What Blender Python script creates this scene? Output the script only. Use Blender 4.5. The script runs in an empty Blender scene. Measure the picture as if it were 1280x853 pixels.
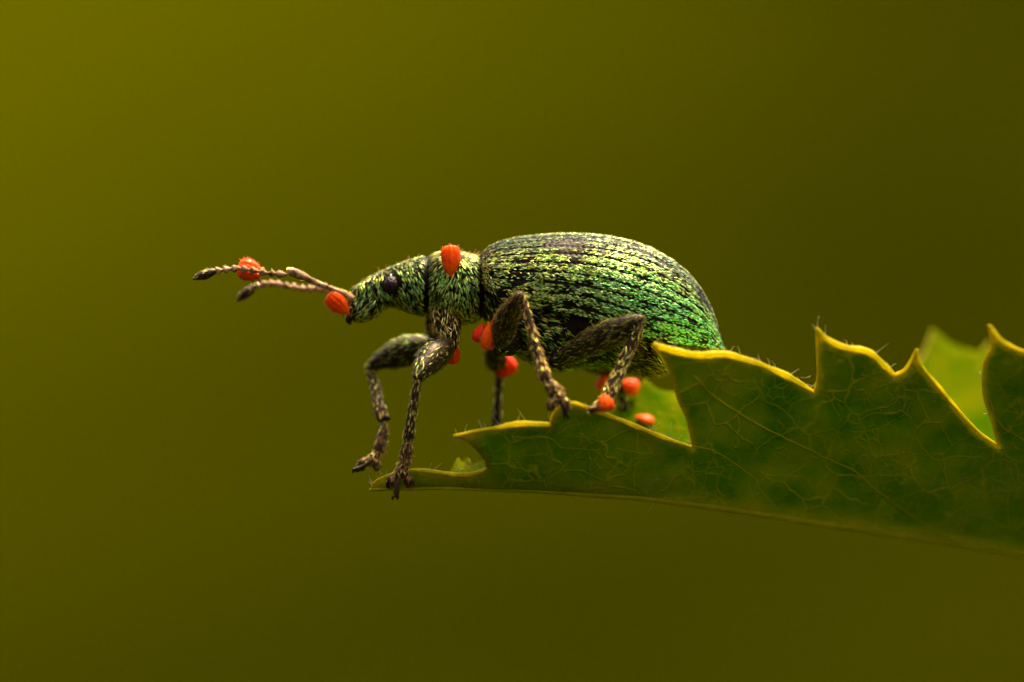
import bpy, bmesh, math, random
import numpy as np
from mathutils import Vector, Matrix, Quaternion
from mathutils.geometry import delaunay_2d_cdt

random.seed(7)
RNG = np.random.default_rng(7)
SC = bpy.context.scene
COL = SC.collection

# ------------------------------------------------------------------ camera, sky, sun, exposure (1 unit = 1 mm)
CAM_D = 130.0                      # working distance of the macro lens
PXU = 64.0                         # pixels of the photograph per mm at y = 0
cam = bpy.data.cameras.new('camera')
cam_ob = bpy.data.objects.new('camera', cam)
COL.objects.link(cam_ob)
cam_ob.location = (0, -CAM_D, 0)
cam_ob.rotation_euler = (math.pi / 2, 0, 0)
cam.sensor_width = 36.0
cam.lens = 36.0 * CAM_D * PXU / 1280.0
cam.clip_start = 1.0
cam.clip_end = 20000.0
cam.dof.use_dof = True
cam.dof.focus_distance = CAM_D - 1.05
APERTURE = 4.6                     # pupil diameter, mm
cam.dof.aperture_fstop = cam.lens * 1e-3 / APERTURE
SC.camera = cam_ob

SUN_DIR = Vector((0.20, 0.28, 0.94)).normalized()
world = bpy.data.worlds.new('World')
SC.world = world
world.use_nodes = True
wn = world.node_tree
sky = wn.nodes.new('ShaderNodeTexSky')
sky.sky_type = 'NISHITA'
sky.sun_disc = False
sky.sun_elevation = math.asin(SUN_DIR.z)
sky.sun_rotation = math.atan2(SUN_DIR.x, SUN_DIR.y)
sky.air_density = 0.12
sky.dust_density = 8.0
sky.ozone_density = 0.0
bg = wn.nodes['Background']
bg.inputs['Strength'].default_value = 0.15
wn.links.new(sky.outputs[0], bg.inputs[0])

sun = bpy.data.lights.new('sun', 'SUN')
sun.energy = 2.1
sun.angle = math.radians(0.6)
sun.color = (1.0, 0.77, 0.40)
sun_ob = bpy.data.objects.new('sun', sun)
COL.objects.link(sun_ob)
sun_ob.rotation_euler = SUN_DIR.to_track_quat('Z', 'Y').to_euler()
sun_ob.location = SUN_DIR * 300

SC.view_settings.view_transform = 'Standard'
SC.view_settings.look = 'None'
SC.view_settings.gamma = 1.0
SC.view_settings.exposure = 1.7
SC.cycles.max_bounces = 8
SC.cycles.use_denoising = True

# ------------------------------------------------------------------ helpers
def P(px, py, y=0.0):
    """point at depth y that stands on the line of sight of a pixel of the photograph"""
    s = (CAM_D + y) / CAM_D / PXU
    return np.array(((px - 640.0) * s, y, (426.5 - py) * s))

def lerp_table(tab, x):
    xs = [t[0] for t in tab]
    return np.interp(x, xs, [t[1] for t in tab])

def catmull(pts, n):
    """Catmull-Rom through rows of pts, n samples per span"""
    pts = np.asarray(pts, float)
    if len(pts) < 3:
        return np.array([pts[0] + (pts[-1] - pts[0]) * i / n for i in range(n + 1)])
    q = np.vstack([2 * pts[0] - pts[1], pts, 2 * pts[-1] - pts[-2]])
    out = []
    for i in range(1, len(q) - 2):
        p0, p1, p2, p3 = q[i - 1:i + 3]
        for k in range(n):
            t = k / n
            out.append(.5 * (2 * p1 + (p2 - p0) * t + (2 * p0 - 5 * p1 + 4 * p2 - p3) * t * t + (3 * p1 - p0 - 3 * p2 + p3) * t ** 3))
    out.append(pts[-1])
    return np.array(out)

def vnoise(p, freq, seed=0):
    """smooth value noise in 0..1 on an (n,3) array"""
    p = np.asarray(p) * freq + seed * 17.3
    i = np.floor(p).astype(np.int64)
    f = p - i
    f = f * f * (3 - 2 * f)
    def h(a):
        n = (a[:, 0] * 374761393 + a[:, 1] * 668265263 + a[:, 2] * 2147483647 + seed * 974711) & 0xffffffff
        n = ((n ^ (n >> 13)) * 1274126177) & 0xffffffff
        return ((n ^ (n >> 16)) & 0xffff) / 65535.0
    r = 0
    for dx in (0, 1):
        for dy in (0, 1):
            for dz in (0, 1):
                w = (f[:, 0] if dx else 1 - f[:, 0]) * (f[:, 1] if dy else 1 - f[:, 1]) * (f[:, 2] if dz else 1 - f[:, 2])
                r = r + w * h(i + np.array((dx, dy, dz)))
    return r

def mesh_obj(name, verts, faces, mat, parent=None, smooth=True, colors=None, extra=None):
    me = bpy.data.meshes.new(name)
    me.from_pydata([tuple(v) for v in verts], [], [tuple(f) for f in faces])
    if smooth:
        me.polygons.foreach_set('use_smooth', [True] * len(me.polygons))
    if colors is not None:
        at = me.color_attributes.new('Col', 'FLOAT_COLOR', 'POINT')
        c = np.ones((len(verts), 4), np.float32); c[:, :3] = colors
        at.data.foreach_set('color', c.ravel())
    if extra is not None:
        for k, a in extra.items():
            at = me.attributes.new(k, 'FLOAT', 'POINT')
            at.data.foreach_set('value', np.asarray(a, np.float32))
    me.materials.append(mat)
    me.update()
    o = bpy.data.objects.new(name, me)
    COL.objects.link(o)
    if parent is not None:
        adopt(o, parent)
    return o

def world_loc(o):
    v = Vector(o.location)
    return v if o.parent is None else v + 0 * v

ROOTLOC = {}
def empty(name, loc, parent=None):
    o = bpy.data.objects.new(name, None)
    o.empty_display_size = 0.2
    COL.objects.link(o)
    loc = Vector(loc)
    if parent is not None:
        o.parent = parent
        o.location = loc - ROOTLOC[parent.name]
    else:
        o.location = loc
    ROOTLOC[o.name] = loc.copy()
    return o

def adopt(o, parent):
    """children keep their vertices in scene coordinates"""
    o.parent = parent
    base = ROOTLOC.get(parent.name, Vector((0, 0, 0)))
    o.location = -base
    ROOTLOC.setdefault(o.name, Vector((0, 0, 0)))
    if o.type == 'MESH':
        ROOTLOC[o.name] = Vector((0, 0, 0))

def tag(o, label, cat, group=None):
    o['label'] = label; o['category'] = cat
    if group: o['group'] = group
    return o

def stuff(o):
    o['kind'] = 'stuff'
    return o

def frames(pts, ref):
    """perpendicular frames along a polyline"""
    n = len(pts)
    t = np.gradient(pts, axis=0)
    t /= np.linalg.norm(t, axis=1)[:, None] + 1e-12
    u = np.zeros_like(pts); v = np.zeros_like(pts)
    ref = np.asarray(ref, float)
    for i in range(n):
        a = ref - t[i] * ref.dot(t[i])
        a /= np.linalg.norm(a) + 1e-9
        u[i] = a
        v[i] = np.cross(t[i], a)
        ref = a
    return t, u, v

def tube_data(pts, rad, seg=10, flat=1.0, ref=(0, -1, 0), sub=4, cap=True, rough=0.0):
    """closed tapered tube; rad is radius per point; flat scales the width along ref"""
    pts = np.asarray(pts, float)
    pr = catmull(np.hstack([pts, np.asarray(rad, float)[:, None]]), sub)
    p, r = pr[:, :3], np.maximum(pr[:, 3], 1e-4)
    if cap:   # rounded ends
        t0 = (p[0] - p[1]); t0 /= np.linalg.norm(t0) + 1e-9
        t1 = (p[-1] - p[-2]); t1 /= np.linalg.norm(t1) + 1e-9
        a = [(.95, .3), (.7, .7), (.35, .93)]
        p = np.vstack([[p[0] + t0 * r[0] * x * .8 for x, _ in a], p, [p[-1] + t1 * r[-1] * x * .8 for x, _ in a[::-1]]])
        r = np.concatenate([[r[0] * w for _, w in a], r, [r[-1] * w for _, w in a[::-1]]])
    t, u, v = frames(p, ref)
    V, F = [], []
    ang = np.linspace(0, 2 * math.pi, seg, endpoint=False)
    for i in range(len(p)):
        for a in ang:
            k = 1 + (rough * (random.random() - .5) if rough else 0)
            V.append(p[i] + (u[i] * math.cos(a) * flat + v[i] * math.sin(a)) * r[i] * k)
    n = len(p)
    for i in range(n - 1):
        for j in range(seg):
            F.append((i * seg + j, i * seg + (j + 1) % seg, (i + 1) * seg + (j + 1) % seg, (i + 1) * seg + j))
    V.append(p[0]); V.append(p[-1])
    for j in range(seg):
        F.append((len(V) - 2, (j + 1) % seg, j))
        F.append((len(V) - 1, (n - 1) * seg + j, (n - 1) * seg + (j + 1) % seg))
    return np.array(V), F

def merge(parts):
    V, F, o = [], [], 0
    for v, f in parts:
        V.append(np.asarray(v)); F += [tuple(i + o for i in q) for q in f]; o += len(v)
    return np.vstack(V), F

def tris_of(V, F):
    T = []
    for f in F:
        for k in range(1, len(f) - 1):
            T.append((f[0], f[k], f[k + 1]))
    return V[np.array(T)]

def sample(V, F, n):
    """n points by area with their normals"""
    t = tris_of(np.asarray(V), F)
    c = np.cross(t[:, 1] - t[:, 0], t[:, 2] - t[:, 0])
    a = np.linalg.norm(c, axis=1)
    keep = a > 1e-10
    t, c, a = t[keep], c[keep], a[keep]
    idx = RNG.choice(len(t), n, p=a / a.sum())
    r1 = np.sqrt(RNG.random(n)); r2 = RNG.random(n)
    p = t[idx, 0] * (1 - r1)[:, None] + t[idx, 1] * (r1 * (1 - r2))[:, None] + t[idx, 2] * (r1 * r2)[:, None]
    return p, c[idx] / a[idx][:, None]

def flakes(name, p, nrm, flow, L, W, lift, colors, mat, parent, jitter=.25, ridge=.25, hug=.004):
    """many small lens-shaped scales lying on a surface, one mesh"""
    n = len(p)
    if n == 0:
        return None
    d = flow - nrm * np.sum(flow * nrm, axis=1)[:, None]
    d /= np.linalg.norm(d, axis=1)[:, None] + 1e-9
    s = np.cross(nrm, d)
    ja = RNG.normal(0, jitter, n)[:, None]
    d, s = d * np.cos(ja) + s * np.sin(ja), s * np.cos(ja) - d * np.sin(ja)
    L = (np.ravel(L) * RNG.uniform(.7, 1.25, n))[:, None]; W = (np.ravel(W) * RNG.uniform(.75, 1.25, n))[:, None]
    lf = np.asarray(lift * RNG.uniform(.3, 1.7, n))[:, None]
    roll = RNG.normal(0, .35, n)[:, None]
    nn = nrm * np.cos(roll) + s * np.sin(roll)
    ss = s * np.cos(roll) - nrm * np.sin(roll)
    base = p + nrm * hug
    a = base - d * L * .5
    b = base + ss * W * .5 + nn * L * lf * .5
    c = base - ss * W * .5 + nn * L * lf * .5
    m = base + nn * (W * ridge + L * lf * .55)
    e = base + d * L * .5 + nn * L * lf
    V = np.stack([a, b, c, m, e], axis=1).reshape(-1, 3)
    i0 = np.arange(n) * 5
    F = np.concatenate([np.stack([i0, i0 + 1, i0 + 3], 1), np.stack([i0, i0 + 3, i0 + 2], 1),
                        np.stack([i0 + 1, i0 + 4, i0 + 3], 1), np.stack([i0 + 3, i0 + 4, i0 + 2], 1)])
    o = mesh_obj(name, V, F.tolist(), mat, parent, True, np.repeat(colors, 5, axis=0))
    return stuff(o)

def hairs(name, p, d, length, rad, mat, parent, curl=.4, droop=(0, 0, 0), seg=4):
    """fine curved hairs as thin three-sided tubes, one mesh"""
    parts = []
    for i in range(len(p)):
        l = length * random.uniform(.5, 1.4)
        b = np.array([random.uniform(-1, 1) for _ in range(3)]) * curl + np.array(droop)
        pts = [p[i] + d[i] * l * t + b * l * t * t for t in np.linspace(0, 1, seg)]
        parts.append(tube_data(pts, [rad * (1 - .8 * t) for t in np.linspace(0, 1, seg)], 3, sub=2, cap=False, ref=(.3, -.8, .5)))
    V, F = merge(parts)
    return stuff(mesh_obj(name, V, F, mat, parent))

# ------------------------------------------------------------------ materials
def new_mat(name):
    m = bpy.data.materials.new(name)
    m.use_nodes = True
    return m, m.node_tree.nodes, m.node_tree.links, m.node_tree.nodes['Principled BSDF']

def noise_node(N, L, scale, detail=4, vec=None, rough=.5):
    t = N.new('ShaderNodeTexNoise'); t.inputs['Scale'].default_value = scale
    t.inputs['Detail'].default_value = detail; t.inputs['Roughness'].default_value = rough
    if vec is None:
        c = N.new('ShaderNodeTexCoord'); vec = c.outputs['Object']
    L.new(vec, t.inputs['Vector'])
    return t

def ramp(N, L, fac, stops):
    r = N.new('ShaderNodeValToRGB')
    while len(r.color_ramp.elements) < len(stops):
        r.color_ramp.elements.new(.5)
    for e, (p, c) in zip(r.color_ramp.elements, stops):
        e.position = p; e.color = (*c, 1)
    L.new(fac, r.inputs['Fac'])
    return r

def bump(N, L, height, strength, dist, bsdf):
    b = N.new('ShaderNodeBump'); b.inputs['Strength'].default_value = strength
    b.inputs['Distance'].default_value = dist
    L.new(height, b.inputs['Height']); L.new(b.outputs[0], bsdf.inputs['Normal'])
    return b

def mat_simple(name, stops, scale, rough, spec=.5, metallic=0, bumpd=.01, bscale=None, sss=0, sssr=(1, .3, .1), sscale=.1, coat=0):
    m, N, L, b = new_mat(name)
    t = noise_node(N, L, scale)
    r = ramp(N, L, t.outputs['Fac'], stops)
    L.new(r.outputs[0], b.inputs['Base Color'])
    b.inputs['Roughness'].default_value = rough
    b.inputs['Specular IOR Level'].default_value = spec
    b.inputs['Specular Tint'].default_value = (1, .36, .08, 1) if 'mite' in name else (1, .74, .42, 1)
    b.inputs['Metallic'].default_value = metallic
    b.inputs['Coat Weight'].default_value = coat; b.inputs['Coat Roughness'].default_value = .22; b.inputs['Coat IOR'].default_value = 1.35
    if sss:
        b.inputs['Subsurface Weight'].default_value = sss
        b.inputs['Subsurface Radius'].default_value = sssr
        b.inputs['Subsurface Scale'].default_value = sscale
    t2 = noise_node(N, L, bscale or scale * 4, 3)
    bump(N, L, t2.outputs['Fac'], .6, bumpd, b)
    return m

M = {}
M['cuticle'] = mat_simple('black_cuticle', [(.3, (.004, .003, .002)), (.7, (.012, .008, .004))], 3, .45, .12, 0, .02, 18)
M['leg'] = mat_simple('brown_leg_cuticle', [(.3, (.010, .006, .003)), (.62, (.045, .022, .009)), (.8, (.16, .08, .02))], 5, .48, .2, 0, .015, 24, .4, (1, .5, .15), .08)
M['femur'] = mat_simple('glossy_femur_cuticle', [(.3, (.006, .005, .003)), (.7, (.03, .018, .008))], 4, .42, .25, 0, .015, 20)
M['tarsus'] = mat_simple('tarsus_cuticle', [(.34, (.012, .006, .003)), (.52, (.08, .036, .012)), (.72, (.42, .22, .07))], 9, .45, .25, 0, .015, 24, .4, (1, .5, .15), .08)
M['antenna'] = mat_simple('antenna_cuticle', [(.32, (.07, .03, .015)), (.5, (.36, .19, .10)), (.68, (.66, .43, .27))], 8, .45, .3, 0, .01, 22)
M['club'] = mat_simple('antenna_club', [(.3, (.008, .005, .004)), (.75, (.05, .03, .02))], 6, .5, .4, 0, .01, 24)
M['mite'] = mat_simple('red_mite_skin', [(.3, (.88, .055, .0)), (.7, (.96, .13, .0))], 4, .4, .03, 0, .02, 12, .5, (1, .22, .02), .2, .3)
M['mite_dark'] = mat_simple('deep_red_mite_skin', [(.3, (.74, .018, .0)), (.7, (.88, .05, .0))], 4, .4, .03, 0, .02, 14, .5, (1, .18, .02), .2, .3)
M['mite_leg'] = mat_simple('mite_leg', [(.3, (.6, .14, .01)), (.7, (.8, .32, .03))], 6, .4, .5, 0, .01, 20)

def mat_attr(name, metallic, rough, spec=.5, transl=0.0):
    m, N, L, b = new_mat(name)
    a = N.new('ShaderNodeAttribute'); a.attribute_name = 'Col'
    L.new(a.outputs['Color'], b.inputs['Base Color'])
    b.inputs['Metallic'].default_value = metallic
    b.inputs['Roughness'].default_value = rough
    b.inputs['Specular IOR Level'].default_value = spec
    if transl:
        tr = N.new('ShaderNodeBsdfTranslucent'); L.new(a.outputs['Color'], tr.inputs['Color'])
        mx = N.new('ShaderNodeMixShader'); mx.inputs[0].default_value = transl
        L.new(b.outputs[0], mx.inputs[1]); L.new(tr.outputs[0], mx.inputs[2])
        L.new(mx.outputs[0], N['Material Output'].inputs['Surface'])
    return m
M['scale'] = mat_attr('metallic_scales', .62, .36, .3, .10)
M['hair'] = mat_attr('golden_hairs', .0, .4, .5, .45)

def mat_hair(name, colr, transl=.5):
    m, N, L, b = new_mat(name)
    t = noise_node(N, L, 3); r = ramp(N, L, t.outputs['Fac'], [(.3, tuple(c * .7 for c in colr)), (.7, colr)])
    L.new(r.outputs[0], b.inputs['Base Color']); b.inputs['Roughness'].default_value = .35
    tr = N.new('ShaderNodeBsdfTranslucent'); L.new(r.outputs[0], tr.inputs['Color'])
    mx = N.new('ShaderNodeMixShader'); mx.inputs[0].default_value = transl
    L.new(b.outputs[0], mx.inputs[1]); L.new(tr.outputs[0], mx.inputs[2])
    L.new(mx.outputs[0], N['Material Output'].inputs['Surface'])
    return m
M['leafhair'] = mat_hair('leaf_hair', (.75, .68, .40))
M['bristle'] = mat_hair('mite_bristle', (.95, .42, .16))
M['brush'] = mat_hair('tarsus_brush', (.85, .52, .16))

def mat_eye():
    m, N, L, b = new_mat('weevil_eye')
    c = N.new('ShaderNodeTexCoord')
    v = N.new('ShaderNodeTexVoronoi'); v.inputs['Scale'].default_value = 22; L.new(c.outputs['Object'], v.inputs['Vector'])
    r = ramp(N, L, v.outputs['Distance'], [(.0, (.06, .028, .022)), (.6, (.014, .006, .005))])
    L.new(r.outputs[0], b.inputs['Base Color'])
    b.inputs['Roughness'].default_value = .5; b.inputs['Specular IOR Level'].default_value = .3
    bp = bump(N, L, v.outputs['Distance'], .8, .02, b); bp.invert = True
    return m
M['eye'] = mat_eye()

def mat_leaf():
    m, N, L, b = new_mat('leaf_blade')
    c = N.new('ShaderNodeTexCoord')
    mp = N.new('ShaderNodeMapping'); mp.inputs['Scale'].default_value = (1, .6, 1); L.new(c.outputs['Object'], mp.inputs['Vector'])
    # warp for an irregular vein net
    wn_ = noise_node(N, L, 1.6, 3, mp.outputs[0])
    mixv = N.new('ShaderNodeMix'); mixv.data_type = 'RGBA'; mixv.blend_type = 'LINEAR_LIGHT'; mixv.inputs[0].default_value = .22
    L.new(mp.outputs[0], mixv.inputs[6]); L.new(wn_.outputs['Color'], mixv.inputs[7])
    v1 = N.new('ShaderNodeTexVoronoi'); v1.feature = 'DISTANCE_TO_EDGE'; v1.inputs['Scale'].default_value = 1.25
    v2 = N.new('ShaderNodeTexVoronoi'); v2.feature = 'DISTANCE_TO_EDGE'; v2.inputs['Scale'].default_value = 3.6
    L.new(mixv.outputs[2], v1.inputs['Vector']); L.new(mixv.outputs[2], v2.inputs['Vector'])
    r1 = ramp(N, L, v1.outputs['Distance'], [(0, (1, 1, 1)), (.035, (0, 0, 0))])
    r2 = ramp(N, L, v2.outputs['Distance'], [(0, (.6, .6, .6)), (.06, (0, 0, 0))])
    gate = noise_node(N, L, .9, 2, mp.outputs[0])
    gr = ramp(N, L, gate.outputs['Fac'], [(.42, (0, 0, 0)), (.62, (1, 1, 1))])
    mul = N.new('ShaderNodeMath'); mul.operation = 'MULTIPLY'; L.new(r2.outputs[0], mul.inputs[0]); L.new(gr.outputs[0], mul.inputs[1])
    mul1 = N.new('ShaderNodeMath'); mul1.operation = 'MULTIPLY'; mul1.inputs[1].default_value = .75; g2 = noise_node(N, L, .6, 2, c.outputs['Object']); g2r = ramp(N, L, g2.outputs['Fac'], [(.38, (.1, .1, .1)), (.6, (1, 1, 1))])
    mg = N.new('ShaderNodeMath'); mg.operation = 'MULTIPLY'; L.new(r1.outputs[0], mg.inputs[0]); L.new(g2r.outputs[0], mg.inputs[1]); L.new(mg.outputs[0], mul1.inputs[0])
    add = N.new('ShaderNodeMath'); add.operation = 'MAXIMUM'; L.new(mul.outputs[0], add.inputs[0]); L.new(mul1.outputs[0], add.inputs[1])
    n1 = noise_node(N, L, 1.1, 5, mp.outputs[0], .6)
    base = ramp(N, L, n1.outputs['Fac'], [(.30, (.045, .27, .002)), (.43, (.165, .39, .002)), (.56, (.31, .47, .002)), (.70, (.49, .51, .002))])
    mixc = N.new('ShaderNodeMix'); mixc.data_type = 'RGBA'; L.new(add.outputs[0], mixc.inputs[0])
    L.new(base.outputs[0], mixc.inputs[6]); mixc.inputs[7].default_value = (.85, .80, .01, 1)
    # yellow towards the margin, yellow-green along the rib
    at = N.new('ShaderNodeAttribute'); at.attribute_name = 'edge'
    mixe = N.new('ShaderNodeMix'); mixe.data_type = 'RGBA'; L.new(at.outputs['Fac'], mixe.inputs[0])
    L.new(mixc.outputs[2], mixe.inputs[6]); mixe.inputs[7].default_value = (.30, .24, .004, 1)
    up = N.new('ShaderNodeAttribute'); up.attribute_name = 'far_half'      # far half multiplied to a deeper green and made more translucent
    mixu = N.new('ShaderNodeMix'); mixu.data_type = 'RGBA'; mixu.blend_type = 'MULTIPLY'; L.new(up.outputs['Fac'], mixu.inputs[0])
    L.new(mixe.outputs[2], mixu.inputs[6]); mixu.inputs[7].default_value = (.33, .28, .3, 1)
    L.new(mixu.outputs[2], b.inputs['Base Color'])
    b.inputs['Roughness'].default_value = .6
    b.inputs['Specular IOR Level'].default_value = 0
    tr = N.new('ShaderNodeBsdfTranslucent')
    tc = N.new('ShaderNodeMix'); tc.data_type = 'RGBA'; tc.blend_type = 'MULTIPLY'; tc.inputs[0].default_value = 0
    mixt = N.new('ShaderNodeMix'); mixt.data_type = 'RGBA'; L.new(at.outputs['Fac'], mixt.inputs[0])
    mixt.inputs[6].default_value = (.24, .32, .004, 1); mixt.inputs[7].default_value = (.75, .58, .01, 1)
    L.new(mixt.outputs[2], tr.inputs['Color'])
    N.remove(tc)
    mx = N.new('ShaderNodeMixShader'); tf = N.new('ShaderNodeMath'); tf.operation = 'MULTIPLY_ADD'; L.new(at.outputs['Fac'], tf.inputs[0]); tf.inputs[1].default_value = .4; tf.inputs[2].default_value = .10
    tg = N.new('ShaderNodeMath'); tg.operation = 'MULTIPLY_ADD'; L.new(up.outputs['Fac'], tg.inputs[0]); tg.inputs[1].default_value = .2; L.new(tf.outputs[0], tg.inputs[2])
    L.new(tg.outputs[0], mx.inputs[0])
    L.new(b.outputs[0], mx.inputs[1]); L.new(tr.outputs[0], mx.inputs[2])
    L.new(mx.outputs[0], N['Material Output'].inputs['Surface'])
    hsum = N.new('ShaderNodeMath'); hsum.operation = 'ADD'; L.new(add.outputs[0], hsum.inputs[0]); L.new(n1.outputs['Fac'], hsum.inputs[1])
    bump(N, L, hsum.outputs[0], .6, .10, b)
    return m
M['leaf'] = mat_leaf()

def mat_rib(name, c0, c1, transl):
    m, N, L, b = new_mat(name)
    t = noise_node(N, L, 2.2, 4)
    r = ramp(N, L, t.outputs['Fac'], [(.35, c0), (.7, c1)])
    L.new(r.outputs[0], b.inputs['Base Color']); b.inputs['Roughness'].default_value = .5; b.inputs['Specular IOR Level'].default_value = .2
    tr = N.new('ShaderNodeBsdfTranslucent'); L.new(r.outputs[0], tr.inputs['Color'])
    mx = N.new('ShaderNodeMixShader'); mx.inputs[0].default_value = transl
    L.new(b.outputs[0], mx.inputs[1]); L.new(tr.outputs[0], mx.inputs[2])
    L.new(mx.outputs[0], N['Material Output'].inputs['Surface'])
    return m
M['margin'] = mat_rib('leaf_margin', (.62, .56, .001), (.98, .82, .002), .7)
M['midrib'] = mat_rib('leaf_midrib', (.70, .66, .003), (.88, .80, .004), .5)
M['vein'] = mat_rib('leaf_vein', (.55, .54, .003), (.70, .64, .006), .2)

def mat_meadow():
    m, N, L, b = new_mat('meadow_far')
    c = N.new('ShaderNodeTexCoord')
    t = noise_node(N, L, .022, 3, c.outputs['Object'])
    r = ramp(N, L, t.outputs['Fac'], [(.3, (.0090, .0102, .0)), (.5, (.0110, .0124, .0)), (.7, (.0136, .0153, .0))])
    # bank colour grades smoothly lighter and yellower up to the left
    sp = N.new('ShaderNodeSeparateXYZ'); L.new(c.outputs['Object'], sp.inputs[0])
    vm = N.new('ShaderNodeVectorMath'); vm.operation = 'DISTANCE'
    sq = N.new('ShaderNodeMapping'); sq.inputs['Scale'].default_value = (1, .4, 1); L.new(c.outputs['Object'], sq.inputs['Vector']); L.new(sq.outputs[0], vm.inputs[0])
    vm.inputs[1].default_value = (-75, 236, 45)
    mr = N.new('ShaderNodeMapRange'); mr.interpolation_type = 'SMOOTHSTEP'
    mr.inputs['From Min'].default_value = 0; mr.inputs['From Max'].default_value = 135
    mr.inputs['To Min'].default_value = 1; mr.inputs['To Max'].default_value = 0
    L.new(vm.outputs['Value'], mr.inputs['Value'])
    mx = N.new('ShaderNodeMix'); mx.data_type = 'RGBA'; L.new(mr.outputs[0], mx.inputs[0])
    L.new(r.outputs[0], mx.inputs[6]); mx.inputs[7].default_value = (.0335, .0362, .0, 1)
    L.new(mx.outputs[2], b.inputs['Base Color'])
    b.inputs['Roughness'].default_value = 1; b.inputs['Specular IOR Level'].default_value = 0
    return m
M['meadow'] = mat_meadow()

# ------------------------------------------------------------------ setting: a grassy bank far behind, out of focus
def build_meadow():
    xs = np.linspace(-1500, 1500, 91); ts = np.linspace(0, 1, 100)
    V, F = [], []
    prof = [(-900, -160), (-300, -155), (0, -140), (150, -105), (300, -52), (420, -10), (600, 46), (900, 140), (2000, 380)]
    ys = np.interp(ts, np.linspace(0, 1, len(prof)), [p[0] for p in prof])
    zs = np.interp(ts, np.linspace(0, 1, len(prof)), [p[1] for p in prof])
    for i in range(len(ts)):
        for x in xs:
            V.append((x, ys[i], zs[i]))
    V = np.array(V)
    V[:, 2] += (vnoise(V, .012, 3) - .5) * 16 + (vnoise(V, .04, 5) - .5) * 6
    n = len(xs)
    for i in range(len(ts) - 1):
        for j in range(n - 1):
            F.append((i * n + j, i * n + j + 1, (i + 1) * n + j + 1, (i + 1) * n + j))
    o = mesh_obj('meadow_bank', V, F, M['meadow'])
    o['kind'] = 'structure'
build_meadow()

# ------------------------------------------------------------------ leaf
MIDRIB = [(463, 613), (500, 612), (560, 611), (640, 613), (700, 616), (800, 623), (900, 635), (1000, 650), (1100, 665), (1200, 680), (1280, 693), (1400, 710), (1480, 722)]
YM = [(463, -1.3), (560, -1.1), (700, -.5), (900, .3), (1280, 2.4), (1480, 3.5)]
YN = [(463, -1.3), (568, -2.0), (650, -2.45), (700, -2.55), (820, -2.75), (1020, -2.75), (1240, -3.4), (1480, -4.0)]
YF = [(463, -1.25), (575, .9), (700, 1.7), (850, 2.6), (1160, 7.0), (1480, 9.0)]
TOPN = [(463, 600), (568, 548), (700, 505), (820, 432), (1020, 410), (1240, 406), (1480, 420)]
TOPF = [(463, 604), (575, 572), (700, 540), (810, 480), (1160, 412), (1480, 400)]
NEAR = [  # (points of one smooth stretch of the margin, thickness of the pale rim along it)
    ([(463, 613), (468, 603), (482, 595), (505, 588), (530, 588), (560, 592), (585, 593), (602, 589), (609, 585)], [.02, .02, .02, .03, .045, .055, .06, .045, .02]),
    ([(609, 585), (605, 575), (596, 563), (584, 552), (568, 545)], [.015, .012, .012, .02, .05]),
    ([(568, 545), (590, 540), (620, 535), (650, 530), (688, 531)], [.05, .065, .065, .075, .055]),
    ([(688, 531), (691, 518), (702, 507), (718, 504), (740, 512), (770, 523), (800, 535), (830, 547), (866, 559)], [.03, .03, .04, .06, .068, .07, .068, .06, .035]),
    ([(866, 559), (858, 525), (846, 497), (837, 462), (819, 432)], [.02, .012, .012, .02, .06]),
    ([(819, 432), (840, 438), (870, 444), (905, 443), (930, 449), (955, 457), (985, 471), (1018, 490)], [.075, .085, .09, .085, .085, .085, .08, .05]),
    ([(1018, 490), (1022, 470), (1022, 440), (1021, 411)], [.04, .03, .025, .04]),
    ([(1021, 411), (1035, 425), (1055, 434), (1085, 440), (1104, 456), (1118, 469)], [.045, .07, .08, .075, .07, .06]),
    ([(1118, 469), (1133, 461), (1146, 438)], [.06, .05, .05]),
    ([(1146, 438), (1151, 456), (1170, 479), (1200, 515), (1225, 541), (1247, 556)], [.05, .05, .05, .05, .04, .02]),
    ([(1247, 556), (1238, 525), (1228, 490), (1229, 455), (1240, 432), (1237, 408)], [.015, .012, .015, .02, .03, .05]),
    ([(1237, 408), (1252, 426), (1280, 440), (1320, 455), (1362, 482)], [.06, .06, .055, .05, .04]),
    ([(1362, 482), (1366, 450), (1360, 418)], [.03, .03, .03]),
    ([(1360, 418), (1400, 440), (1450, 470), (1480, 520)], [.05, .05, .05, .04]),
]
FAR = [
    ([(463, 613), (490, 606), (520, 599), (555, 596), (566, 585), (573, 574)], [.02, .02, .02, .02, .03, .05]),
    ([(573, 574), (578, 579), (584, 574), (592, 581), (620, 570), (655, 560)], [.03, .02, .05, .02, .03, .03]),
    ([(655, 560), (700, 540), (745, 524), (775, 505), (800, 484), (806, 476)], [.03, .03, .04, .04, .04, .04]),
    ([(806, 476), (825, 488), (850, 492), (875, 500), (900, 520)], [.03, .03, .03, .03, .03]),
    ([(900, 520), (930, 490), (965, 480), (985, 470)], [.03, .03, .03, .03]),
    ([(985, 470), (1020, 500), (1080, 500), (1115, 480), (1150, 450), (1166, 413)], [.03, .03, .03, .03, .04, .05]),
    ([(1166, 413), (1185, 428), (1205, 437), (1225, 440), (1236, 430)], [.05, .05, .05, .05, .05]),
    ([(1236, 430), (1260, 470), (1290, 500), (1330, 480), (1370, 420)], [.03, .03, .03, .03, .04]),
    ([(1370, 420), (1400, 450), (1440, 480), (1480, 530)], [.04, .04, .04, .03]),
]
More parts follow.
